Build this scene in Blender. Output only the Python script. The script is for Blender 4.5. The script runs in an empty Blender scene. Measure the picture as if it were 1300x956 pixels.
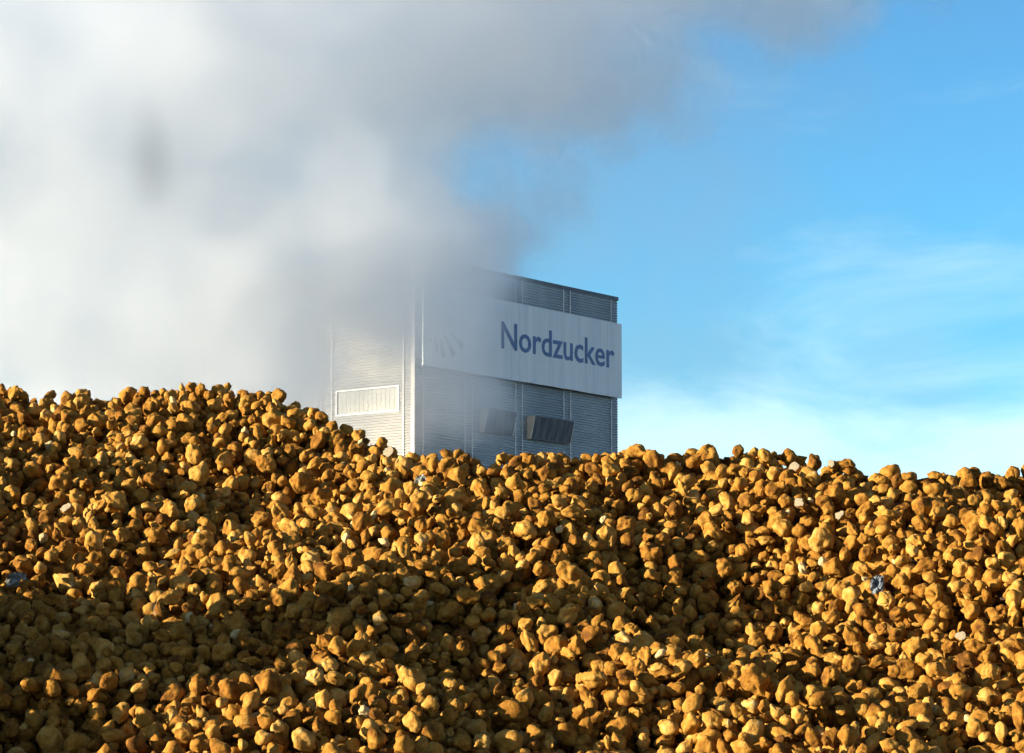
import bpy, bmesh, math, random
import numpy as np
from mathutils import Vector, Matrix, noise, Quaternion
R = math.radians
sc = bpy.context.scene

# ------------------------------------------------------------ camera
F_PX, W_PX, H_PX, HORIZ = 3980.0, 1300.0, 956.0, 985.0
PITCH = math.atan((HORIZ - H_PX / 2) / F_PX)
EYE = Vector((0, 0, 1.6))
cd = bpy.data.cameras.new('camera')
cam = bpy.data.objects.new('camera', cd)
sc.collection.objects.link(cam)
cam.location = EYE
cam.rotation_euler = (math.pi / 2 + PITCH, 0, 0)
cd.sensor_fit = 'HORIZONTAL'
cd.angle_x = 2 * math.atan(W_PX / 2 / F_PX)
cd.clip_start, cd.clip_end = 0.2, 6000
sc.camera = cam

# ------------------------------------------------------------ light
SUN_EL, SUN_AZ = R(8.5), math.atan2(-0.95, -0.31)      # azimuth clockwise from +Y
sun_dir = Vector((math.sin(SUN_AZ) * math.cos(SUN_EL), math.cos(SUN_AZ) * math.cos(SUN_EL), math.sin(SUN_EL)))
ld = bpy.data.lights.new('sun', 'SUN')
ld.energy, ld.angle, ld.color = 5.0, R(0.5), (1.0, 0.85, 0.64)
sun = bpy.data.objects.new('sun', ld)
sc.collection.objects.link(sun)
sun.rotation_euler = (-sun_dir).to_track_quat('-Z', 'Y').to_euler()

w = bpy.data.worlds.new('World')
sc.world = w
w.use_nodes = True
nt = w.node_tree
for n in list(nt.nodes): nt.nodes.remove(n)
N = nt.nodes.new; L = nt.links.new
sky = N('ShaderNodeTexSky'); sky.sky_type = 'NISHITA'; sky.sun_disc = False
sky.sun_elevation, sky.sun_rotation = SUN_EL, SUN_AZ
sky.air_density, sky.dust_density, sky.ozone_density = 1.0, 0.4, 2.0
def math_n(op, a, b=None, c=None, clamp=False):
    m = N('ShaderNodeMath'); m.operation = op; m.use_clamp = clamp
    for i, v in enumerate((a, b, c)):
        if v is None: continue
        if isinstance(v, (int, float)): m.inputs[i].default_value = v
        else: L(v, m.inputs[i])
    return m.outputs[0]
tc = N('ShaderNodeTexCoord')
# thin high cloud: fine streaks stretched along the horizon, thicker low down
mp = N('ShaderNodeMapping'); mp.inputs['Scale'].default_value = (9, 9, 26)
mp.inputs['Rotation'].default_value = (0, R(-9), 0)
L(tc.outputs['Generated'], mp.inputs['Vector'])
n1 = N('ShaderNodeTexNoise'); n1.inputs['Scale'].default_value = 1.0; n1.inputs['Detail'].default_value = 8
n1.inputs['Roughness'].default_value = 0.55; n1.inputs['Distortion'].default_value = 0.5
L(mp.outputs[0], n1.inputs['Vector'])
sep = N('ShaderNodeSeparateXYZ'); L(tc.outputs['Generated'], sep.inputs[0])
low = N('ShaderNodeMapRange'); low.interpolation_type = 'SMOOTHSTEP'
for k, v in zip(('From Min', 'From Max', 'To Min', 'To Max'), (0.155, 0.085, 0.0, 0.44)): low.inputs[k].default_value = v
L(sep.outputs[2], low.inputs['Value'])
cl = N('ShaderNodeMapRange'); cl.interpolation_type = 'SMOOTHSTEP'
for k, v in zip(('From Min', 'From Max', 'To Min', 'To Max'), (0.50, 0.95, 0.0, 0.75)): cl.inputs[k].default_value = v
L(math_n('ADD', n1.outputs['Fac'], low.outputs[0]), cl.inputs['Value'])
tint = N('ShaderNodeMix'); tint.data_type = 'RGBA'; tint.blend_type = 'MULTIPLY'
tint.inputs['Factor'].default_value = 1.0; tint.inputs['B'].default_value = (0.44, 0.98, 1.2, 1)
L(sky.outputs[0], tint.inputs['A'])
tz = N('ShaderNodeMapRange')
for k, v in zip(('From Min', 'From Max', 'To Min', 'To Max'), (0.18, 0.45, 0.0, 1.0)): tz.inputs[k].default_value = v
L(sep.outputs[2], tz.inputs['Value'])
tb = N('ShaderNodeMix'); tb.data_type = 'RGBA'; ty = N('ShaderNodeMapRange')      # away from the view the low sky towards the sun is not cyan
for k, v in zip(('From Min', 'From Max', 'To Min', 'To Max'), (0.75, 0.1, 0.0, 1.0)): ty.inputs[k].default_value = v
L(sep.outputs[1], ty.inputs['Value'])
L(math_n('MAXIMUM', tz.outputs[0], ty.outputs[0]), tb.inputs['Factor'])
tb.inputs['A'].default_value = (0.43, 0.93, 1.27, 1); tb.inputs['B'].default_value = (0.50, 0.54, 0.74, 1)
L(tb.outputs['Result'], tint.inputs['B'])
bw = N('ShaderNodeRGBToBW'); L(sky.outputs[0], bw.inputs[0])
cc = N('ShaderNodeMix'); cc.data_type = 'RGBA'; cc.blend_type = 'MULTIPLY'; cc.inputs['Factor'].default_value = 1.0
cc.inputs['B'].default_value = (1.25, 1.7, 1.8, 1); L(bw.outputs[0], cc.inputs['A'])
mx = N('ShaderNodeMix'); mx.data_type = 'RGBA'
# broad patches of thin grey smoke high in the air
n2 = N('ShaderNodeTexNoise'); n2.inputs['Scale'].default_value = 7.0; n2.inputs['Detail'].default_value = 4
mp2 = N('ShaderNodeMapping'); mp2.inputs['Location'].default_value = (0.35, 0.2, 0.1); L(tc.outputs['Generated'], mp2.inputs[0]); L(mp2.outputs[0], n2.inputs['Vector'])
sm_ = N('ShaderNodeMapRange'); sm_.interpolation_type = 'SMOOTHSTEP'
for k, v in zip(('From Min', 'From Max', 'To Min', 'To Max'), (0.45, 0.72, 0.0, 0.38)): sm_.inputs[k].default_value = v
L(n2.outputs['Fac'], sm_.inputs['Value'])
gs = N('ShaderNodeMix'); gs.data_type = 'RGBA'; gs.blend_type = 'MULTIPLY'; gs.inputs['Factor'].default_value = 1.0
gs.inputs['B'].default_value = (0.62, 0.80, 0.98, 1); L(bw.outputs[0], gs.inputs['A'])
mz = N('ShaderNodeMix'); mz.data_type = 'RGBA'
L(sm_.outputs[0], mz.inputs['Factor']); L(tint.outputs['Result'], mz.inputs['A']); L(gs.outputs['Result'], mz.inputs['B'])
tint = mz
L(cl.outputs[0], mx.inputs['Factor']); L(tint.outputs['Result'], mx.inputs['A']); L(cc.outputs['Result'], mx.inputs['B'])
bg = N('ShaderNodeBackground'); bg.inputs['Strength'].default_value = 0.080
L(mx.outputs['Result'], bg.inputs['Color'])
wo = N('ShaderNodeOutputWorld'); L(bg.outputs[0], wo.inputs['Surface'])

sc.view_settings.view_transform = 'Standard'
sc.view_settings.look = 'None'
sc.view_settings.exposure = 1.58
sc.view_settings.gamma = 1.0
sc.render.engine = 'CYCLES'
cy = sc.cycles
cy.use_denoising = True
cy.max_bounces = 12; cy.diffuse_bounces = 2; cy.glossy_bounces = 2; cy.volume_bounces = 7
cy.volume_step_rate = 5.0; cy.volume_max_steps = 256
cy.use_adaptive_sampling = True; cy.adaptive_threshold = 0.03

# ------------------------------------------------------------ helpers
def tag(o, label=None, cat=None, group=None, kind=None):
    if label: o['label'] = label
    if cat: o['category'] = cat
    if group: o['group'] = group
    if kind: o['kind'] = kind
    return o
def link(name, me, mat=None, parent=None):
    o = bpy.data.objects.new(name, me)
    sc.collection.objects.link(o)
    if mat is not None and me is not None and not me.materials: me.materials.append(mat)
    if parent is not None: o.parent = parent
    return o
class MB:
    def __init__(s): s.v, s.f = [], []
    def hexa(s, p):                      # 8 points: bottom 4 (ccw), top 4
        k = len(s.v); s.v += [tuple(q) for q in p]
        for f in ((3, 2, 1, 0), (4, 5, 6, 7), (0, 1, 5, 4), (1, 2, 6, 5), (2, 3, 7, 6), (3, 0, 4, 7)):
            s.f.append(tuple(k + i for i in f))
    def box(s, fr, u0, u1, a0, a1, z0, z1):
        s.hexa([fr(u0, a0, z0), fr(u1, a0, z0), fr(u1, a1, z0), fr(u0, a1, z0),
                fr(u0, a0, z1), fr(u1, a0, z1), fr(u1, a1, z1), fr(u0, a1, z1)])
    def build(s, name, mat, parent=None):
        me = bpy.data.meshes.new(name)
        me.from_pydata(s.v, [], s.f); me.validate()
        bm = bmesh.new(); bm.from_mesh(me); bmesh.ops.recalc_face_normals(bm, faces=bm.faces); bm.to_mesh(me); bm.free()
        return link(name, me, mat, parent)
def material(name, base, rough=0.6, metal=0.0, spec=0.5):
    m = bpy.data.materials.new(name); m.use_nodes = True
    b = m.node_tree.nodes['Principled BSDF']
    b.inputs['Base Color'].default_value = (*base, 1)
    b.inputs['Roughness'].default_value = rough
    b.inputs['Metallic'].default_value = metal
    b.inputs['Specular IOR Level'].default_value = spec
    return m, m.node_tree, b
def noisy(name, c0, c1, scale, rough=0.6, metal=0.0, stretch=(1, 1, 1), lo=0.35, hi=0.65, detail=5, spec=0.5, bump=0.0, bscale=None):
    m, t, b = material(name, c0, rough, metal, spec)
    tcx = t.nodes.new('ShaderNodeTexCoord'); mpx = t.nodes.new('ShaderNodeMapping')
    mpx.inputs['Scale'].default_value = stretch
    t.links.new(tcx.outputs['Object'], mpx.inputs[0])
    nz = t.nodes.new('ShaderNodeTexNoise'); nz.inputs['Scale'].default_value = scale; nz.inputs['Detail'].default_value = detail
    t.links.new(mpx.outputs[0], nz.inputs['Vector'])
    cr = t.nodes.new('ShaderNodeValToRGB')
    cr.color_ramp.elements[0].position = lo; cr.color_ramp.elements[0].color = (*c0, 1)
    cr.color_ramp.elements[1].position = hi; cr.color_ramp.elements[1].color = (*c1, 1)
    t.links.new(nz.outputs['Fac'], cr.inputs[0]); t.links.new(cr.outputs[0], b.inputs['Base Color'])
    if bump:
        nb = t.nodes.new('ShaderNodeTexNoise'); nb.inputs['Scale'].default_value = bscale or scale * 3; nb.inputs['Detail'].default_value = 6
        t.links.new(tcx.outputs['Object'], nb.inputs['Vector'])
        bp = t.nodes.new('ShaderNodeBump'); bp.inputs['Strength'].default_value = 1.0; bp.inputs['Distance'].default_value = bump
        t.links.new(nb.outputs['Fac'], bp.inputs['Height']); t.links.new(bp.outputs[0], b.inputs['Normal'])
    return m

# ------------------------------------------------------------ materials
M = {}
M['soil'] = noisy('yard_soil', (0.05, 0.035, 0.022), (0.10, 0.07, 0.04), 1.5, 0.95, bump=0.02)
M['pile_soil'] = noisy('pile_soil', (0.05, 0.028, 0.013), (0.10, 0.055, 0.022), 9, 0.95, bump=0.02)
M['clad'] = noisy('cladding_lit_tone', (0.20, 0.205, 0.20), (0.25, 0.255, 0.245), 0.7, 0.6, 0.0, stretch=(1, 1, 0.35))  # sun-facing copy of the one cladding, colour darkened to offset direct sun
M['clad2'] = noisy('cladding_shade_tone', (0.24, 0.30, 0.34), (0.32, 0.39, 0.42), 0.6, 0.45, 0.2, stretch=(1, 1, 0.3))  # shaded-side copy of the same cladding, bluish shade put into its colour
M['strip'] = noisy('cladding_strip', (0.50, 0.51, 0.50), (0.56, 0.56, 0.55), 2, 0.4, 0.1)
M['trim'] = noisy('trim_lit_tone', (0.24, 0.245, 0.24), (0.28, 0.28, 0.27), 2, 0.5)  # same metal as the strips, colour darkened for the sun-facing side
M['cap'] = noisy('roof_cap', (0.05, 0.06, 0.075), (0.08, 0.09, 0.11), 2, 0.5, 0.3)
M['roof'] = noisy('roof_felt', (0.12, 0.12, 0.12), (0.2, 0.2, 0.2), 1, 0.9)
M['sign'] = noisy('sign_panel', (0.66, 0.77, 0.79), (0.78, 0.86, 0.86), 1.3, 0.5, 0.0, stretch=(2.2, 2.2, 0.18), detail=7, lo=0.3, hi=0.6)
M['joint'], _, _ = material('joint_line', (0.14, 0.16, 0.18), 0.8)
M['blue'] = noisy('letter_blue', (0.02, 0.095, 0.27), (0.03, 0.12, 0.33), 3, 0.45)
M['emblem'] = noisy('emblem_grey', (0.07, 0.10, 0.19), (0.10, 0.13, 0.22), 3, 0.5)
M['frame'] = noisy('window_frame', (0.20, 0.20, 0.19), (0.235, 0.235, 0.225), 3, 0.4)
M['dframe'] = noisy('dark_frame', (0.06, 0.07, 0.08), (0.1, 0.11, 0.12), 3, 0.5)
M['cheek'] = noisy('vent_cheek', (0.55, 0.52, 0.42), (0.66, 0.62, 0.52), 3, 0.5)
M['profiled'] = noisy('profiled_glass', (0.135, 0.155, 0.135), (0.19, 0.195, 0.15), 1.1, 0.45, 0.0, stretch=(1.5, 1.5, 0.1), spec=0.3)
M['darkglass'] = noisy('dark_glass', (0.09, 0.12, 0.15), (0.18, 0.20, 0.21), 1.5, 0.12, 0.0, spec=0.8, stretch=(3, 3, .3))
M['cable'], _, _ = material('cable_steel', (0.08, 0.09, 0.1), 0.6)

# ------------------------------------------------------------ ground
me = bpy.data.meshes.new('ground')
S = 5000
me.from_pydata([(-S, -S, 0), (S, -S, 0), (S, S, 0), (-S, S, 0)], [], [(0, 1, 2, 3)])
tag(link('ground', me, M['soil']), kind='structure')

# ------------------------------------------------------------ factory building
TH = R(36.7)
COR = Vector((-4.403, 140.0, 0))
dR = Vector((math.sin(TH), math.cos(TH), 0)); nR = Vector((dR.y, -dR.x, 0))
dL = -nR; nL = -dR
def frR(u, a, z): return COR + dR * u + nR * a + Vector((0, 0, z))     # a = outward
def frL(u, a, z): return COR + dL * u + nL * a + Vector((0, 0, z))
LEN_R, LEN_L, TOP = 16.0, 13.9, 24.85
fb = bpy.data.objects.new('factory_building', None); sc.collection.objects.link(fb)
tag(fb, 'tall metal clad factory block rising behind the beet pile, half hidden in steam', 'building')

def corrugated(fr, u0, u1, z0, z1, holes, pitch=0.125, depth=0.046):
    """horizontal trapezoid ribs; holes = (u0,u1,z0,z1) cut out"""
    mb = MB()
    cuts = sorted({u0, u1} | {h[0] for h in holes} | {h[1] for h in holes})
    for ua, ub in zip(cuts[:-1], cuts[1:]):
        um = (ua + ub) / 2
        z = z0
        prof = []
        while z < z1:
            for dz, a in ((0, 0), (0.22, 0), (0.48, depth), (0.72, depth), (0.98, 0)):
                zz = z + dz * pitch
                if zz <= z1: prof.append((zz, a))
            z += pitch
        prof.append((z1, 0))
        for (za, aa), (zb, ab) in zip(prof[:-1], prof[1:]):
            zm = (za + zb) / 2
            if any(h[0] <= um <= h[1] and h[2] <= zm <= h[3] for h in holes) or zb - za < 1e-5: continue
            k = len(mb.v)
            mb.v += [tuple(fr(ua, aa, za)), tuple(fr(ub, aa, za)), tuple(fr(ub, ab, zb)), tuple(fr(ua, ab, zb))]
            mb.f.append((k, k + 1, k + 2, k + 3))
    return mb
WIN_L = [(0.84, 4.56, 17.92, 19.11), (5.64, 9.3, 17.92, 19.05)]
VENTS = [(4.85, 7.12, 17.34, 18.42), (8.50, 11.72, 17.34, 18.42)]
corrugated(frR, 0, LEN_R, 0, TOP, VENTS).build('wall', M['clad2'], fb)
corrugated(frL, 0, LEN_L, 0, TOP, WIN_L).build('wall', M['clad'], fb)
mb = MB(); mb.box(lambda u, a, z: COR + dR * u + dL * a + Vector((0, 0, z)), LEN_R - 0.06, LEN_R - 0.01, 0.3, LEN_L, 0, TOP); mb.build('wall', M['clad'], fb)
mb = MB(); mb.box(lambda u, a, z: COR + dR * u + dL * a + Vector((0, 0, z)), 0.3, LEN_R - 0.1, LEN_L - 0.06, LEN_L - 0.01, 0, TOP); mb.build('wall', M['clad'], fb)
mb = MB(); mb.box(lambda u, a, z: COR + dR * u + dL * a + Vector((0, 0, z)), 0.02, LEN_R - 0.02, 0.02, LEN_L - 0.02, TOP - 0.5, TOP - 0.3); mb.build('roof', M['roof'], fb)
for fr, ln in ((frR, LEN_R), (frL, LEN_L)):
    mb = MB(); mb.box(fr, -0.06 if fr is frL else -0.05, ln + 0.06, -0.1, 0.07, TOP - 0.02, TOP + 0.16)
    mb.build('roof_edge', M['cap'], fb)
mb = MB(); mb.box(frR, -0.05, 0.13, 0.048, 0.075, 0, TOP - 0.03); mb.box(frL, -0.074, 0.15, 0.048, 0.062, 0, TOP - 0.03)
mb.build('corner_trim', M['trim'], fb)
for u in (0.59, 3.68, 4.24, 7.57, 8.10, 11.44, 11.99, 15.43):
    mb = MB()
    top = TOP - 0.03
    segs = [(0, top)]
    for h in VENTS:
        if h[0] - 0.1 < u < h[1] + 0.1: segs = [(0, h[2] - 0.3), (h[3] + 0.06, top)]
    for a, b in segs: mb.box(frR, u - 0.035, u + 0.035, 0.0465, 0.066, a, b)
    mb.build('cladding_strip', M['strip'], fb)
for u in (0.58, 4.79, 5.38, 9.6, 10.2, 13.8):
    mb = MB(); mb.box(frL, u - 0.04, u + 0.04, 0.0465, 0.066, 0, TOP - 0.03)
    mb.build('cladding_strip', M['trim'], fb)
# ribbon windows of profiled glass on the sunlit face
for (a, b, z0, z1) in WIN_L:
    wroot = MB()
    t = 0.075
    wroot.box(frL, a, b, -0.10, 0.055, z0, z0 + t); wroot.box(frL, a, b, -0.10, 0.055, z1 - t, z1)
    wroot.box(frL, a, a + t, -0.10, 0.052, z0 + t, z1 - t); wroot.box(frL, b - t, b, -0.10, 0.052, z0 + t, z1 - t)
    wn = wroot.build('window', M['frame'], fb)
    g = MB(); n = int(round((b - a) / 0.26)); du = (b - a - 2 * t) / n
    for i in range(n):      # U-shaped glass planks
        u = a + t + i * du
        g.box(frL, u + 0.012, u + du - 0.012, -0.042, -0.02, z0 + t, z1 - t)
        g.box(frL, u - 0.01, u + 0.01, -0.06, -0.012, z0 + t, z1 - t)
    g.build('pane', M['profiled'], wn)
    bk = MB(); bk.box(frL, a, b, -0.6, -0.5, z0, z1); bk.build('inner_lining', M['cheek'], wn)
# tilted smoke vents on the shaded face
for (a, b, z0, z1) in VENTS:
    v = MB()      # cheeks + sill of the housing
    ot, ob = 0.50, 0.26
    wth = 0.05
    v2 = MB()
    for (ua, ub) in ((a, a + wth), (b - wth, b)):
        v2.hexa([frR(ua, 0.0, z0), frR(ub, 0.0, z0), frR(ub, ob, z0), frR(ua, ob, z0),
                 frR(ua, 0.0, z1), frR(ub, 0.0, z1), frR(ub, ot, z1), frR(ua, ot, z1)])
    vr = v2.build('smoke_vent', M['cheek'], fb)
    v.box(frR, a + wth, b - wth, 0.0, ot, z1 - 0.05, z1); v.box(frR, a + wth, b - wth, 0.0, ob - 0.02, z0, z0 + 0.05)
    n = 5 if b - a > 3 else 3
    for i in range(n + 1):
        u = a + wth + (b - a - 2 * wth - 0.05) * i / n
        v.hexa([frR(u, ob - 0.05, z0 + .05), frR(u + 0.05, ob - 0.05, z0 + .05), frR(u + 0.05, ob, z0 + .05), frR(u, ob, z0 + .05),
                frR(u, ot - 0.05, z1 - .05), frR(u + 0.05, ot - 0.05, z1 - .05), frR(u + 0.05, ot, z1 - .05), frR(u, ot, z1 - .05)])
    v.build('vent_frame', M['dframe'], vr)
    for i in range(n):
        ua = a + wth + (b - a - 2 * wth - 0.05) * i / n + 0.052; ub = a + wth + (b - a - 2 * wth - 0.05) * (i + 1) / n - 0.002
        g = MB(); q = 0.03
        g.hexa([frR(ua, ob - 0.04, z0 + .052), frR(ub, ob - 0.04, z0 + .052), frR(ub, ob - 0.02, z0 + .052), frR(ua, ob - 0.02, z0 + .052),
                frR(ua, ot - 0.04, z1 - .052), frR(ub, ot - 0.04, z1 - .052), frR(ub, ot - 0.02, z1 - .052), frR(ua, ot - 0.02, z1 - .052)])
        g.build('pane', M['darkglass'], vr)

# ------------------------------------------------------------ company sign
sg = bpy.data.objects.new('company_sign', None); sc.collection.objects.link(sg)
tag(sg, 'long pale fascia sign with dark blue lettering fixed across the shaded factory face', 'sign')
S0, S1, SZ0, SZ1, SA = 0.17, 15.87, 19.94, 23.62, 0.38
mb = MB()
nP = 26
pw = (S1 - S0) / nP
rs = random.Random(5)
for i in range(nP):
    d = rs.uniform(0, 0.006)
    mb.box(frR, S0 + i * pw + (0.010 if i else 0), S0 + (i + 1) * pw, SA - 0.07, SA - d, SZ0 + rs.uniform(0, .015), SZ1)
mb.build('panel', M['sign'], sg)
mb = MB(); mb.box(frR, S0 + 0.05, S1 - 0.05, SA - 0.12, SA - 0.075, SZ0 + 0.05, SZ1 - 0.05); mb.build('backing', M['joint'], sg)
for u in (0.6, 3.96, 7.83, 11.7, 15.4):
    mb = MB(); mb.box(frR, u - 0.06, u + 0.06, 0.056, SA - 0.125, SZ0 + 0.3, SZ0 + 0.42); mb.box(frR, u - 0.06, u + 0.06, 0.056, SA - 0.125, SZ1 - 0.5, SZ1 - 0.38)
    mb.build('bracket', M['dframe'], sg)
cu = bpy.data.curves.new('lettering', 'FONT'); cu.body = 'Nordzucker'; cu.size = 1.0; cu.extrude = 0.008; cu.offset = 0.011; cu.resolution_u = 3
to = bpy.data.objects.new('t', cu); sc.collection.objects.link(to)
bpy.context.view_layer.update()
lm = bpy.data.meshes.new_from_object(to.evaluated_get(bpy.context.evaluated_depsgraph_get()))
bpy.data.objects.remove(to)
co = np.array([v.co for v in lm.vertices]); x0, x1 = co[:, 0].min(), co[:, 0].max()
capN = co[co[:, 0] < x0 + 0.3][:, 1].max()
T0, T1, TB, TCAP = 6.02, 15.22, 21.37, 22.62
for v in lm.vertices:
    u = T0 + (v.co.x - x0) / (x1 - x0) * (T1 - T0); z = TB + v.co.y / capN * (TCAP - TB)
    v.co = frR(u, SA + 0.009 + v.co.z, z)
link('lettering', lm, M['blue'], sg)
mb = MB()
for (ua, za, ub, zb, wa, wb) in ((0.62, 21.22, 0.70, 20.98, .10, .12), (0.98, 21.36, 1.12, 20.66, .07, .13), (1.32, 21.38, 1.62, 20.48, .07, .14), (1.72, 21.44, 2.42, 20.62, .07, .15), (2.12, 21.60, 3.06, 21.10, .07, .15)):
    d = Vector((ub - ua, zb - za)).normalized(); q = Vector((-d.y, d.x))
    P = [(ua - q.x * wa, za - q.y * wa), (ub - q.x * wb, zb - q.y * wb), (ub + q.x * wb, zb + q.y * wb), (ua + q.x * wa, za + q.y * wa)]
    mb.hexa([frR(u, SA + 0.001, z) for u, z in P] + [frR(u, SA + 0.03, z) for u, z in P])
mb.build('emblem', M['emblem'], sg)

# ------------------------------------------------------------ slack cables left of the building
def px2w(px, py, D):
    """point seen at photo pixel (px,py) at distance y = D (used once, to lay things out in metres)"""
    k = D / (math.cos(PITCH) + (H_PX / 2 - py) / F_PX * -math.sin(PITCH))
    return Vector(((px - W_PX / 2) / F_PX * k, D, EYE.z + k * ((H_PX / 2 - py) / F_PX * math.cos(PITCH) + math.sin(PITCH))))
def tube(name, pts, r, mat, parent=None, seg=6):
    mb = MB(); n = len(pts)
    for i, p in enumerate(pts):
        t = (pts[min(i + 1, n - 1)] - pts[max(i - 1, 0)]).normalized()
        a = t.cross(Vector((0, 1, 0.1))).normalized(); b = t.cross(a)
        for k in range(seg):
            an = 2 * math.pi * k / seg
            mb.v.append(tuple(p + a * math.cos(an) * r + b * math.sin(an) * r))
    for i in range(n - 1):
        for k in range(seg): mb.f.append((i * seg + k, i * seg + (k + 1) % seg, (i + 1) * seg + (k + 1) % seg, (i + 1) * seg + k))
    return mb.build(name, mat, parent)
for (pa, pb, D, lab) in (((377, 464), (384, 515), 133, 'thin dark cable in front of the pale factory wall just left of the ribbon window'),
                         ((327, 470), (332, 510), 133, 'thin dark cable hanging in steam farther left, clear of the factory wall windows')):
    A, B = px2w(*pa, D), px2w(*pb, D)
    d = (A - B)
    top = A + d * 3.0 + Vector((-0.15, 0, 0)); bot = B - d * (B.z / d.z)
    pts = []
    for i in range(25):
        t = i / 24; p = bot.lerp(top, t)
        p.x += -0.35 * math.sin(math.pi * t); pts.append(p)
    # keep the observed stretch where it is
    k = min(range(25), key=lambda i: abs(pts[i].z - A.z)); sh = A.x - pts[k].x
    for p in pts: p.x += sh
    tag(tube('cable', pts, 0.018, M['cable']), lab, 'cable')

# ------------------------------------------------------------ the beet pile
CR = [(-400, 500), (-200, 492), (0, 490), (30, 499), (60, 497), (100, 501), (130, 503), (160, 496), (200, 493), (250, 491), (300, 492), (340, 498), (380, 513), (400, 530),
      (440, 547), (480, 564), (520, 576), (560, 581), (620, 587), (650, 582), (700, 581), (750, 583), (790, 579), (850, 581), (900, 576),
      (950, 577), (1000, 582), (1040, 592), (1080, 602), (1110, 609), (1140, 611), (1180, 609), (1220, 606), (1260, 604), (1300, 602), (1500, 610), (1800, 640)]
crx = np.array([c[0] for c in CR], float); cry = np.array([c[1] for c in CR], float)
SLOPE, D0, H0 = 0.45, 16.0, 2.07
def crest(x):
    """crest distance and height above which the heap levels off, at lateral position x (m)"""
    D = 19.5
    for _ in range(3):
        px = 650 + x / D * F_PX
        py = float(np.interp(px, crx, cry))
        e = (HORIZ - py) / F_PX * 1.005
        D = (EYE.z - H0 + SLOPE * D0) / (SLOPE - e)
    return D, EYE.z + e * D
_cx = np.linspace(-9, 9, 361); _ch = np.array([crest(x) for x in _cx])
def und(x, y):
    shade_hump = (1.15 + 1.6 * noise.noise(Vector((x * 1.3, y * 2.2, 8.1)))) * math.exp(-((x + 4.1) / 1.1) ** 2 - ((y - 15.3) / 1.5) ** 2)  # hump added out of view at the left to shade the lower-left beets
    return shade_hump + (0.36 * noise.noise(Vector((x * 0.75 + 3.1, y * 0.45 + 1.7, 0.3))) + 0.12 * noise.noise(Vector((x * 1.3, y * 1.1, 5.3))))
def surf(x, y):
    D = float(np.interp(x, _cx, _ch[:, 0])); h = float(np.interp(x, _cx, _ch[:, 1]))
    front = H0 - 0.14 + SLOPE * (y - D0)
    fade = min(1.0, max(0.0, (D - y) / 1.5))
    z = front + und(x, y) * fade
    if x < -4.5: z += 0.30 * min(1.0, (-4.5 - x) / 1.5) * fade   # heap raised further at the left, out of view, for its shadow
    if y > D - 0.3:
        cap = h - 0.205 - 0.10 * (y - D)
        z = min(z, cap)
    if y > 24: z -= (y - 24) * 0.55
    e = abs(x) - 9.0
    if e > 0: z -= e * 0.6
    return max(z, -0.2)

# soil core of the heap, one sheet just under the beets
gx = np.linspace(-17, 17, 171); gy = np.linspace(9.5, 36, 150)
vs = [(x, y, surf(x, y) - 0.17) for y in gy for x in gx]
nx = len(gx)
fs = [(j * nx + i, j * nx + i + 1, (j + 1) * nx + i + 1, (j + 1) * nx + i) for j in range(len(gy) - 1) for i in range(nx - 1)]
me = bpy.data.meshes.new('heap_core'); me.from_pydata(vs, [], fs)
core = link('soil_mound', me, M['pile_soil']); core['kind'] = 'structure'

rng = random.Random(11)
RMAX = 0.068
spheres = []         # x, y, z, r
grid = {}
CS = 0.145
def rest(x, y, r):
    z = surf(x, y) - 0.15 + r * 0.8
    gi, gj = int(math.floor(x / CS)), int(math.floor(y / CS))
    for i in (gi - 1, gi, gi + 1):
        for j in (gj - 1, gj, gj + 1):
            for (sx, sy, sz, sr) in grid.get((i, j), ()):
                dx, dy = x - sx, y - sy; rr = (r + sr) * 0.95
                q = rr * rr - dx * dx - dy * dy
                if q > 0:
                    t = sz + math.sqrt(q)
                    if t > z: z = t
    return z
def rad():
    u = rng.random()
    if u < 0.20: return rng.uniform(0.012, 0.024)
    if u < 0.91: return rng.uniform(0.024, 0.048)
    return rng.uniform(0.048, 0.068)
def drop(x0, x1, y0, y1, n, tries=3, thick=0.19):
    for _ in range(n):
        x, y = rng.uniform(x0, x1), rng.uniform(y0, y1); r = rad()
        best = None
        for k in range(tries):
            xx, yy = x + rng.uniform(-0.11, 0.11) * (k > 0), y + rng.uniform(-0.11, 0.11) * (k > 0)
            z = rest(xx, yy, r); key = z - surf(xx, yy)
            if best is None or key < best[0]: best = (key, xx, yy, z)
        key, xx, yy, z = best
        if key - r * 0.3 > thick: continue
        s = (xx, yy, z, r); spheres.append(s)
        grid.setdefault((int(math.floor(xx / CS)), int(math.floor(yy / CS))), []).append(s)
drop(-4.0, 4.0, 14.6, 22.0, 33000)
n_in = len(spheres)
for (a, b, c, d, n) in ((-10.5, -4.0, 9.6, 24, 11500), (4.0, 10.5, 9.6, 24, 11000), (-4.0, 4.0, 9.6, 14.6, 5500), (-4.0, 4.0, 22.0, 24, 1800)):
    drop(a, b, c, d, n, tries=2, thick=0.06)
SP = np.array(spheres)
print('beets', len(SP), 'inner', n_in)

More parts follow.
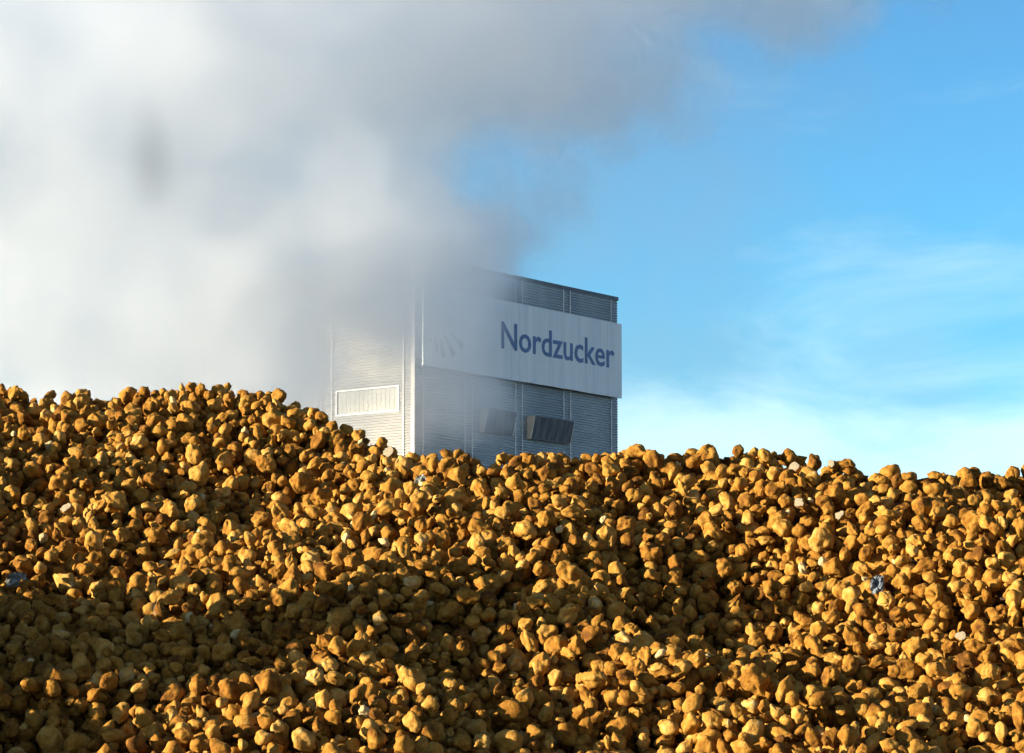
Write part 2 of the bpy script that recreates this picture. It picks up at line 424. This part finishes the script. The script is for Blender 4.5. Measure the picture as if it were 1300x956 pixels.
# which ones can be seen, and how large: disc z-buffer from a few places (camera and steps to the side)
def visible(eye, scale=0.5, ymax=None):
    Wb, Hb = int(W_PX * scale), int(H_PX * scale)
    zb = np.full((Hb, Wb), 1e9, np.float32); idb = np.full((Hb, Wb), -1, np.int32)
    cp, sp = math.cos(PITCH), math.sin(PITCH)
    dx, dy, dz = SP[:, 0] - eye[0], SP[:, 1] - eye[1], SP[:, 2] - eye[2]
    dep = dy * cp + dz * sp; up = -dy * sp + dz * cp
    X = (W_PX / 2 + dx / dep * F_PX) * scale; Y = (H_PX / 2 - up / dep * F_PX) * scale; RR = SP[:, 3] / dep * F_PX * scale
    for i in range(len(SP)):
        x, y, r = X[i], Y[i], RR[i]
        if x < -r or y < -r or x > Wb + r or y > Hb + r: continue
        a, b, c, d = max(0, int(x - r)), min(Wb, int(x + r) + 2), max(0, int(y - r)), min(Hb, int(y + r) + 2)
        if a >= b or c >= d: continue
        yy, xx = np.ogrid[c:d, a:b]
        q = 1 - ((xx - x) ** 2 + (yy - y) ** 2) / (r * r)
        zz = dep[i] - SP[i, 3] * np.sqrt(np.maximum(q, 0))
        m = (q > 0) & (zz < zb[c:d, a:b])
        zb[c:d, a:b][m] = zz[m]; idb[c:d, a:b][m] = i
    lim = Hb if ymax is None else int(ymax * scale)
    return np.bincount(idb[:lim][idb[:lim] >= 0], minlength=len(SP)), X / scale, Y / scale
area, PX, PY = visible((0, 0, 1.6), ymax=867)
seen = visible((0, 0, 1.6))[0] + visible((-1.5, 0, 1.6))[0] + visible((1.5, 0, 1.6))[0] + visible((0, 0, 2.3))[0]
CUTS = [(1016, 592, 'small beet on the right skyline with its bright white cut face turned up', 0.045),
        (1052, 596, 'beet just right of the white-faced one on the skyline, thin pale cut edge', 0.045),
        (487, 575, 'beet with a white cut end below the bright building corner', 0.042),
        (85, 657, 'beet with yellowish cut face on the left mound', 0.05),
        (1013, 638, 'beet with pale cut end in the upper slope right of centre', 0.04),
        (1065, 668, 'beet sliced flat with a brown rim facing the camera, upper right slope', 0.045),
        (1218, 814, 'small broken beet showing pale flesh near the lower right', 0.035)]
cut_ids = []
for (cx_, cy2, _, _) in CUTS:
    d_ = np.hypot(PX - cx_, PY - cy2) - 0.5 * np.sqrt(np.maximum(area, 0)); d_[area < 25] = 1e9
    for i_ in cut_ids: d_[i_] = 1e9
    cut_ids.append(int(np.argmin(d_)))
    area[cut_ids[-1]] *= 1
_ar = area.copy(); _ar[cut_ids] = 0
big = np.argsort(-_ar)[:292]
print('visible', int((area > 0).sum()), 'smallest individual', int(area[big[-1]]))

# beet material: earth-caked root, paler where the skin shows
def beet_mat():
    m, t, b = material('beet_skin', (0.4, 0.24, 0.08), 0.85, 0, 0.12)
    nd, lk = t.nodes.new, t.links.new
    at = nd('ShaderNodeAttribute'); at.attribute_name = 'tone'; at.attribute_type = 'GEOMETRY'
    oi = nd('ShaderNodeObjectInfo')
    geo = nd('ShaderNodeNewGeometry')
    n1 = nd('ShaderNodeTexNoise'); n1.inputs['Scale'].default_value = 16; n1.inputs['Detail'].default_value = 6; n1.inputs['Roughness'].default_value = 0.62
    n2 = nd('ShaderNodeTexNoise'); n2.inputs['Scale'].default_value = 2.2; n2.inputs['Detail'].default_value = 2
    n3 = nd('ShaderNodeTexNoise'); n3.inputs['Scale'].default_value = 75; n3.inputs['Detail'].default_value = 4
    for n in (n1, n2, n3): lk(geo.outputs['Position'], n.inputs['Vector'])
    ad = nd('ShaderNodeMath'); ad.operation = 'ADD'; lk(n1.outputs['Fac'], ad.inputs[0])
    mu = nd('ShaderNodeMath'); mu.operation = 'MULTIPLY_ADD'; lk(at.outputs['Fac'], mu.inputs[0]); mu.inputs[1].default_value = 0.34; mu.inputs[2].default_value = -0.17
    lk(mu.outputs[0], ad.inputs[1])
    a2 = nd('ShaderNodeMath'); a2.operation = 'MULTIPLY_ADD'; lk(n2.outputs['Fac'], a2.inputs[0]); a2.inputs[1].default_value = 0.3; lk(ad.outputs[0], a2.inputs[2])
    cr = nd('ShaderNodeValToRGB'); e = cr.color_ramp.elements
    e[0].position, e[0].color = 0.40, (0.099, 0.040, 0.0064, 1)
    e[1].position, e[1].color = 0.92, (0.490, 0.286, 0.0722, 1)
    q = e.new(1.0); q.color = (0.512, 0.395, 0.1792, 1)
    q = e.new(0.55); q.color = (0.236, 0.105, 0.0135, 1)
    q = e.new(0.72); q.color = (0.352, 0.178, 0.0289, 1)
    lk(a2.outputs[0], cr.inputs[0]); lk(cr.outputs[0], b.inputs['Base Color'])
    h = nd('ShaderNodeMath'); h.operation = 'MULTIPLY_ADD'; lk(n3.outputs['Fac'], h.inputs[0]); h.inputs[1].default_value = 0.35; lk(n1.outputs['Fac'], h.inputs[2])
    bp = nd('ShaderNodeBump'); bp.inputs['Strength'].default_value = 0.9; bp.inputs['Distance'].default_value = 0.014
    lk(h.outputs[0], bp.inputs['Height']); lk(bp.outputs[0], b.inputs['Normal'])
    return m
M['beet'] = beet_mat()
M['cut'] = noisy('cut_beet_flesh', (0.26, 0.21, 0.12), (0.42, 0.36, 0.24), 20, 0.4, bump=0.004)

def beet_proto(seed, sub):
    r = random.Random(seed)
    bm = bmesh.new(); bmesh.ops.create_icosphere(bm, subdivisions=sub, radius=1.0)
    kind = r.random()
    el = r.uniform(0.95, 1.25) if kind < 0.55 else r.uniform(1.3, 1.95)
    wx, wy = r.uniform(0.85, 1.05), r.uniform(0.78, 1.0)
    off = Vector((r.uniform(-50, 50), r.uniform(-50, 50), r.uniform(-50, 50)))
    tip = r.uniform(0.3, 0.8) if kind < 0.55 else r.uniform(0.85, 1.12)
    groove = r.uniform(0, 0.22); ga = r.uniform(0, 6.28)
    for v in bm.verts:
        p = v.co.copy()
        t = -p.z                                   # + towards the root tip
        s = 1.0
        if t > 0: s = 1 - tip * t ** 1.8 * 0.75
        else: s = 1 - 0.18 * (-t) ** 3
        an = math.atan2(p.y, p.x)
        s *= 1 - groove * max(0, math.cos(an - ga)) ** 6
        q = Vector((p.x * wx * s, p.y * wy * s, p.z * el))
        n = noise.noise(p * 1.1 + off) * 0.38 + noise.noise(p * 2.2 + off) * 0.17 + abs(noise.noise(p * 3.8 + off)) * -0.10
        q += p * n
        # flattened facets where neighbouring beets and knives met it
        v.co = q
    for _ in range(r.randint(0, 2)):
        d = Vector((r.gauss(0, 1), r.gauss(0, 1), r.gauss(0, 1))).normalized(); lim = r.uniform(0.8, 0.98)
        for v in bm.verts:
            k = v.co.dot(d)
            if k > lim: v.co -= d * (k - lim) * 0.8
    c = sum((v.co for v in bm.verts), Vector()) / len(bm.verts)
    m = max((v.co - c).length for v in bm.verts)
    for v in bm.verts: v.co = (v.co - c) / (m * 0.86)
    me = bpy.data.meshes.new('sugar_beet')
    for f in bm.faces: f.smooth = True
    bm.to_mesh(me); bm.free()
    return me
NV = 28
protos = {}
for s in (2, 3, 4): protos[s] = [beet_proto(100 + i, s) for i in range(NV)]
def arr(me):
    v = np.empty(len(me.vertices) * 3, np.float32); me.vertices.foreach_get('co', v)
    f = np.empty(len(me.loops), np.int32); me.loops.foreach_get('vertex_index', f)
    return v.reshape(-1, 3), f.reshape(-1, 3)
A = {s: [arr(m) for m in protos[s]] for s in protos}
qs = []
for i in range(len(SP)):
    # long axes lie roughly along the slope, any heading
    q = Quaternion((rng.gauss(0, 1), rng.gauss(0, 1), rng.gauss(0, 1), rng.gauss(0, 1))).normalized(); qs.append(q)
var = [rng.randrange(NV) for _ in range(len(SP))]
tone = np.array([min(1, max(0, rng.gauss(0.5, 0.28))) for _ in range(len(SP))])
for i in range(len(SP)):
    if SP[i, 3] < 0.03 and rng.random() < 0.05: tone[i] = 2.2       # broken bits showing pale flesh
SCL = 1.16
bigset = set(int(i) for i in big) | set(cut_ids)

# --- the mass of beets nobody singles out: one object
V, Fc, TN = [], [], []
base = 0
for i in range(len(SP)):
    if i in bigset: continue
    if i < n_in and seen[i] == 0:
        if SP[i, 2] < surf(SP[i, 0], SP[i, 1]) - 0.03: continue       # buried, never seen
        lod = 2
    else: lod = 3 if (i < n_in and seen[i] > 0) else 2
    v, f = A[lod][var[i]]
    m3 = np.array(qs[i].to_matrix(), np.float32) * SP[i, 3] * SCL
    V.append(v @ m3.T + SP[i, :3].astype(np.float32)); Fc.append(f + base); base += len(v)
    TN.append(np.full(len(v), tone[i], np.float32))
V = np.concatenate(V); Fc = np.concatenate(Fc); TN = np.concatenate(TN)
me = bpy.data.meshes.new('sugar_beet_pile')
me.vertices.add(len(V)); me.vertices.foreach_set('co', V.ravel())
me.loops.add(len(Fc) * 3); me.loops.foreach_set('vertex_index', Fc.ravel().astype(np.int32))
me.polygons.add(len(Fc)); me.polygons.foreach_set('loop_start', np.arange(0, len(Fc) * 3, 3, dtype=np.int32))
me.polygons.foreach_set('use_smooth', np.ones(len(Fc), bool))
me.update(calc_edges=True)
at = me.attributes.new('tone', 'FLOAT', 'POINT'); at.data.foreach_set('value', TN)
print('pile verts', len(V))
pile = link('sugar_beet_pile', me, M['beet'])
tag(pile, 'great heap of harvested earthy sugar beets filling the foreground', 'sugar beets', kind='stuff')

# --- the 294 that show largest, each its own object; a few more with cut white faces are placed by hand
for me_ in protos[4]:
    me_.materials.append(M['beet'])
tone_mesh = {}
def toned(vi, tn):
    k = (vi, round(tn * 5))
    if k not in tone_mesh:
        m_ = protos[4][vi].copy(); m_.name = 'sugar_beet'
        a_ = m_.attributes.new('tone', 'FLOAT', 'POINT'); a_.data.foreach_set('value', np.full(len(m_.vertices), k[1] / 5, np.float32))
        tone_mesh[k] = m_
    return tone_mesh[k]
COLS = [(0, 'at the far left'), (110, 'left of centre in the left mound'), (230, 'in the middle of the left mound'), (330, 'right on the left mound'),
        (430, 'below the ribbon window'), (527, 'below the building corner'), (600, 'below the sign emblem'), (668, 'below the lettering start'),
        (735, 'below the lettering end'), (795, 'by the right building edge'), (900, 'right of the building'), (1010, 'right of centre'),
        (1110, 'below the skyline dip'), (1210, 'at the far right')]
ROWS = [(0, 'near the skyline'), (620, 'on the upper slope'), (690, 'on the mid slope'), (750, 'on the lower slope'), (810, 'lowest')]
def cell(px, py):
    c = max(k for k, (a, _) in enumerate(COLS) if px >= a or k == 0)
    r_ = max(k for k, (a, _) in enumerate(ROWS) if py >= a or k == 0)
    return c, r_
def crest_row(px, py):
    # near the skyline = within 45 px of the crest line
    cy_ = float(np.interp(px, crx, cry))
    c, r_ = cell(px, py)
    if py < cy_ + 40: r_ = 0
    elif r_ == 0: r_ = 1
    return c, r_
shape_word = {}
for k in range(NV):
    v = A[3][k][0]; ev = np.linalg.eigvalsh(np.cov(v.T)); rt = math.sqrt(ev[2] / ev[1])
    shape_word[k] = 'long' if rt > 1.35 else ('oval' if rt > 1.15 else 'round')
groups = {}
for i in big: groups.setdefault(crest_row(PX[i], PY[i]), []).append(int(i))
ORD = ['first', 'second', 'third', 'fourth', 'fifth', 'sixth', 'seventh', 'eighth', 'ninth', 'tenth', 'eleventh', 'twelfth', 'thirteenth', 'fourteenth', 'fifteenth', 'sixteenth']
GRP = 'large beets lying on the face of the pile'
for key, ids in groups.items():
    bysh = {}
    for i in sorted(ids, key=lambda i: PX[i]): bysh.setdefault((shape_word[var[i]], 'dark' if tone[i] < 0.4 else ('pale' if tone[i] > 0.62 else 'ochre')), []).append(i)
    for (shp, tn), lst in bysh.items():
        for n_, i in enumerate(lst):
            o = link('sugar_beet', toned(var[i], tone[i]))
            o.location = SP[i, :3]; o.rotation_mode = 'QUATERNION'; o.rotation_quaternion = qs[i]; o.scale = [SP[i, 3] * SCL] * 3
            pos = '' if len(lst) == 1 else (', leftmost' if n_ == 0 else (', rightmost' if n_ == len(lst) - 1 else ', %s from left' % ORD[min(n_, 15)]))
            lab = '%s %s beet %s %s%s' % (shp, tn, ROWS[key[1]][1], COLS[key[0]][1], pos)
            if len(lab.split()) > 16: lab = lab.replace(' from left', '')
            if len(lab.split()) > 16: print('LONG', lab)
            tag(o, lab, 'sugar beet', GRP)

def cut_beet(i, lab, rr, seed):
    bm = bmesh.new(); bm.from_mesh(protos[4][seed % NV])
    v = np.array([q.co for q in bm.verts]); ev, evec = np.linalg.eigh(np.cov(v.T))
    ax = Vector(evec[:, 2].tolist())
    g = bmesh.ops.bisect_plane(bm, geom=bm.verts[:] + bm.edges[:] + bm.faces[:], plane_co=ax * 0.25, plane_no=ax, clear_outer=True)
    edges = [e for e in g['geom_cut'] if isinstance(e, bmesh.types.BMEdge)]
    ring = [v_ for v_ in g['geom_cut'] if isinstance(v_, bmesh.types.BMVert)]
    c = sum((v_.co for v_ in ring), Vector()) / len(ring)
    u_ = ax.orthogonal().normalized(); w_ = ax.cross(u_)
    ring.sort(key=lambda v_: math.atan2((v_.co - c).dot(w_), (v_.co - c).dot(u_)))
    pts = [v_.co.copy() for v_ in ring]
    me1 = bpy.data.meshes.new('sugar_beet'); bm.to_mesh(me1); bm.free()
    a_ = me1.attributes.new('tone', 'FLOAT', 'POINT'); a_.data.foreach_set('value', np.full(len(me1.vertices), 0.5, np.float32))
    q = ax.rotation_difference(Vector((-0.42, -0.80, 0.42)).normalized())
    o = link('sugar_beet', me1, M['beet']); o.rotation_mode = 'QUATERNION'; o.rotation_quaternion = q
    o.location = Vector(SP[i, :3]) + Vector((-0.005, -0.03, 0.025)); o.scale = [rr * SCL] * 3
    tag(o, lab, 'sugar beet', 'beets with cut faces')
    n = len(pts)
    vv = [c + ax * 0.05] + [c + (p - c) * 0.55 + ax * 0.045 for p in pts] + [c + (p - c) * 0.94 + ax * 0.02 for p in pts] + [c + (p - c) * 0.97 - ax * 0.03 for p in pts]
    ff = [(0, 1 + k, 1 + (k + 1) % n) for k in range(n)]
    for b_ in (1, 1 + n): ff += [(b_ + k, b_ + n + k, b_ + n + (k + 1) % n, b_ + (k + 1) % n) for k in range(n)]
    m2 = bpy.data.meshes.new('cut_face'); m2.from_pydata([tuple(p) for p in vv], [], ff)
    link('cut_face', m2, M['cut'], o)
for k_, (i_, (cx_, cy2, lab, rr)) in enumerate(zip(cut_ids, CUTS)): cut_beet(i_, lab, rr, k_ * 3 + 1)

# crumpled scraps caught between the beets
M['scrap_pale'] = noisy('scrap_pale', (0.12, 0.14, 0.13), (0.34, 0.34, 0.29), 30, 0.9, spec=0.1, bump=0.01)
M['scrap_grey'] = noisy('scrap_grey', (0.05, 0.07, 0.10), (0.20, 0.24, 0.28), 25, 0.6, spec=0.3, bump=0.02)
def scrap(px, py, sx, sz, mat, lab, seed):
    d_ = np.hypot(PX - px, PY - py); d_[area < 12] = 1e9
    i = int(np.argmin(d_)); p = Vector(SP[i, :3]) + Vector((0.02, -SP[i, 3] * 1.1, SP[i, 3] * 0.5))
    r_ = random.Random(seed); nx_, ny_ = 9, 9; off = Vector((seed * 3.3, 1, 2)); vs_ = []
    for layer in (0, 1):
        for j in range(ny_):
            for i_ in range(nx_):
                a, b = i_ / (nx_ - 1) * 2 - 1, j / (ny_ - 1) * 2 - 1
                k = 1 - 0.25 * abs(noise.noise(Vector((a * 2, b * 2, seed)))) - 0.22 * (a * a * b * b)
                dpt = noise.noise(Vector((a * 1.6, b * 1.6, 0)) + off) * 0.9 + noise.noise(Vector((a * 4, b * 4, 0)) + off) * 0.35
                vs_.append((a * sx * k, dpt * sx * 0.6 + layer * 0.004, b * sz * k + a * 0.2 * sz))
    fs_ = []
    for layer in (0, 1):
        for j in range(ny_ - 1):
            for i_ in range(nx_ - 1):
                q = layer * nx_ * ny_ + j * nx_ + i_; f = (q, q + 1, q + nx_ + 1, q + nx_)
                fs_.append(f if layer == 0 else f[::-1])
    m_ = bpy.data.meshes.new('scrap'); m_.from_pydata(vs_, [], fs_)
    o = link('scrap', m_, mat); o.location = p; tag(o, lab, 'scrap')
scrap(528, 612, 0.035, 0.045, M['scrap_pale'], 'small pale bluish scrap curled among dark beets below the building corner', 1)
scrap(1110, 742, 0.04, 0.05, M['scrap_grey'], 'glossy blue-grey crumpled scrap wedged among beets on the right slope', 2)
scrap(18, 742, 0.06, 0.04, M['scrap_pale'], 'pale torn scrap draped over a beet at the left edge of the pile', 3)
scrap(190, 780, 0.022, 0.04, M['scrap_pale'], 'small whitish upright scrap in the dark lower left of the pile', 4)

# ------------------------------------------------------------ steam
PUFFS = [  # px, py, distance, rx_px, ry_px, depth radius (m), weight
    (-420, 250, 122, 420, 420, 10, 1.4),
    (40, 200, 122, 400, 330, 12, 1.6), (260, 60, 124, 440, 250, 12, 1.5), (520, 0, 126, 380, 215, 11, 1.3), (800, -60, 127, 350, 200, 9, 1.1),
    (1000, -70, 128, 290, 150, 8, 1.0), (400, 240, 122, 230, 200, 10, 1.4), (650, 80, 126, 260, 120, 7, 0.95), (790, 110, 127, 160, 95, 6, 0.9),
    (110, 430, 120, 330, 190, 11, 1.5), (320, 400, 121, 200, 180, 11, 1.6), (460, 300, 123, 160, 150, 9, 1.4),
    (530, 335, 124, 165, 110, 12, 2.4), (620, 315, 127, 110, 65, 9, 1.5), (700, 265, 129, 90, 80, 5, 0.75), (640, 230, 128, 120, 90, 3, 0.8), (590, 225, 127, 90, 70, 4, 0.75), (60, 640, 122, 420, 170, 9, 1.3), (330, 560, 123, 130, 110, 6, 1.0),
    (560, 440, 129, 95, 130, 8, 1.3), (430, 335, 121, 130, 100, 12, 2.1), (325, 430, 121, 95, 140, 12, 1.9), (260, 430, 121, 120, 120, 12, 2.0), (470, 500, 126, 100, 90, 6, 0.6), (600, 530, 132, 85, 70, 5, 1.0)]
def build_steam():
    xs0, xs1 = -38.0, 18.5; ys0, ys1 = 107.0, 139.5; zs0, zs1 = 7.0, 43.0
    ng = bpy.data.node_groups.new('steam_density', 'GeometryNodeTree')
    ng.interface.new_socket('Geometry', in_out='OUTPUT', socket_type='NodeSocketGeometry')
    nn, ll = ng.nodes.new, ng.links.new
    def mt(op, a, b=None, c=None, clamp=False):
        m = nn('ShaderNodeMath'); m.operation = op; m.use_clamp = clamp
        for i, v in enumerate((a, b, c)):
            if v is None: continue
            if isinstance(v, (int, float)): m.inputs[i].default_value = v
            else: ll(v, m.inputs[i])
        return m.outputs[0]
    def vm(op, a, b):
        m = nn('ShaderNodeVectorMath'); m.operation = op
        for i, v in enumerate((a, b)):
            if isinstance(v, (tuple, Vector)): m.inputs[i].default_value = v
            elif v is not None: ll(v, m.inputs[i])
        return m
    pos = nn('GeometryNodeInputPosition').outputs[0]
    def nz(scale, detail, off, rough=0.55):
        n = nn('ShaderNodeTexNoise'); n.inputs['Scale'].default_value = scale; n.inputs['Detail'].default_value = detail
        n.inputs['Roughness'].default_value = rough
        ll(vm('ADD', pos, off).outputs[0], n.inputs['Vector']); return n
    # warp the puffs so that their outlines curl
    wn = nz(0.11, 3, (7, 3, 1))
    wv = vm('MULTIPLY', vm('SUBTRACT', wn.outputs['Color'], (0.5, 0.5, 0.5)).outputs[0], (5, 5, 5)).outputs[0]
    wn2 = nz(0.45, 3, (1, 9, 4))
    wv2 = vm('MULTIPLY', vm('SUBTRACT', wn2.outputs['Color'], (0.5, 0.5, 0.5)).outputs[0], (3.6, 3.6, 3.6)).outputs[0]
    wp = vm('ADD', vm('ADD', pos, wv).outputs[0], wv2).outputs[0]
    tot = None
    for (px, py, D, rx, ry, rd, wt) in PUFFS:
        c = px2w(px, py, D); k = D / F_PX
        d = vm('SUBTRACT', wp, tuple(c)).outputs[0]
        d = vm('DIVIDE', d, (rx * k, rd, ry * k)).outputs[0]
        l2 = vm('DOT_PRODUCT', d, d).outputs['Value']
        v = mt('SUBTRACT', 1.0, l2, clamp=True)
        v = mt('MULTIPLY', v, wt)
        tot = v if tot is None else mt('ADD', tot, v)
    tot = mt('MINIMUM', tot, 1.6)
    f1 = nz(0.21, 8, (20, 5, 9), 0.6).outputs['Fac']
    f2 = nz(0.75, 5, (2, 15, 3), 0.6).outputs['Fac']
    # density = (shape - k*(1-noise)) clamp
    e = mt('MULTIPLY_ADD', mt('SUBTRACT', f1, 0.5), 3.8, mt('SUBTRACT', mt('MULTIPLY', tot, 0.75), 0.15))
    e = mt('MULTIPLY_ADD', mt('SUBTRACT', f2, 0.5), 1.6, e, clamp=True)
    e = mt('MULTIPLY', e, mt('MINIMUM', mt('MULTIPLY', tot, 4.0), 1.0))
    e = mt('POWER', e, 1.35)
    vc = nn('GeometryNodeVolumeCube')
    vc.inputs['Min'].default_value = (xs0, ys0, zs0); vc.inputs['Max'].default_value = (xs1, ys1, zs1)
    vx = 0.26
    for nme, a, b in (('X', xs0, xs1), ('Y', ys0, ys1), ('Z', zs0, zs1)): vc.inputs['Resolution ' + nme].default_value = int((b - a) / (vx if nme != 'Y' else vx * 1.6))
    ll(e, vc.inputs['Density'])
    sm = nn('GeometryNodeSetMaterial'); ll(vc.outputs[0], sm.inputs[0])
    m = bpy.data.materials.new('steam'); m.use_nodes = True; t = m.node_tree
    for n in list(t.nodes): t.nodes.remove(n)
    pv = t.nodes.new('ShaderNodeVolumePrincipled'); out = t.nodes.new('ShaderNodeOutputMaterial')
    # one soft oval pocket of darker grey in the steam colour
    tcv = t.nodes.new('ShaderNodeTexCoord'); 
    c_ = px2w(188, 195, 116)
    sb = t.nodes.new('ShaderNodeVectorMath'); sb.operation = 'SUBTRACT'; t.links.new(tcv.outputs['Object'], sb.inputs[0]); sb.inputs[1].default_value = tuple(c_)
    dv = t.nodes.new('ShaderNodeVectorMath'); dv.operation = 'DIVIDE'; t.links.new(sb.outputs[0], dv.inputs[0]); dv.inputs[1].default_value = (0.9, 6.0, 2.0)
    ln = t.nodes.new('ShaderNodeVectorMath'); ln.operation = 'LENGTH'; t.links.new(dv.outputs[0], ln.inputs[0])
    m2 = t.nodes.new('ShaderNodeMapRange'); m2.interpolation_type = 'SMOOTHSTEP'
    for k_, v_ in zip(('From Min', 'From Max', 'To Min', 'To Max'), (0.0, 1.3, 1.0, 0.0)): m2.inputs[k_].default_value = v_
    t.links.new(ln.outputs['Value'], m2.inputs['Value'])
    mxv = m2
    cm = t.nodes.new('ShaderNodeMix'); cm.data_type = 'RGBA'; cm.inputs['A'].default_value = (0.955, 0.978, 0.998, 1); cm.inputs['B'].default_value = (0.66, 0.67, 0.68, 1)
    t.links.new(mxv.outputs[0], cm.inputs['Factor']); t.links.new(cm.outputs['Result'], pv.inputs['Color'])
    pv.inputs['Color'].default_value = (0.97, 0.97, 0.97, 1); pv.inputs['Density'].default_value = STEAM_D; pv.inputs['Anisotropy'].default_value = 0.68
    t.links.new(pv.outputs[0], out.inputs['Volume'])
    sm.inputs['Material'].default_value = m
    go = nn('NodeGroupOutput'); ll(sm.outputs[0], go.inputs[0])
    vd = bpy.data.meshes.new('steam_plume')
    o = link('steam_plume', vd); vd.materials.append(m)
    md = o.modifiers.new('steam', 'NODES'); md.node_group = ng
    tag(o, 'broad pale steam plume drifting across the factory and the blue sky', 'steam', kind='stuff')
STEAM_D = 0.26
build_steam()
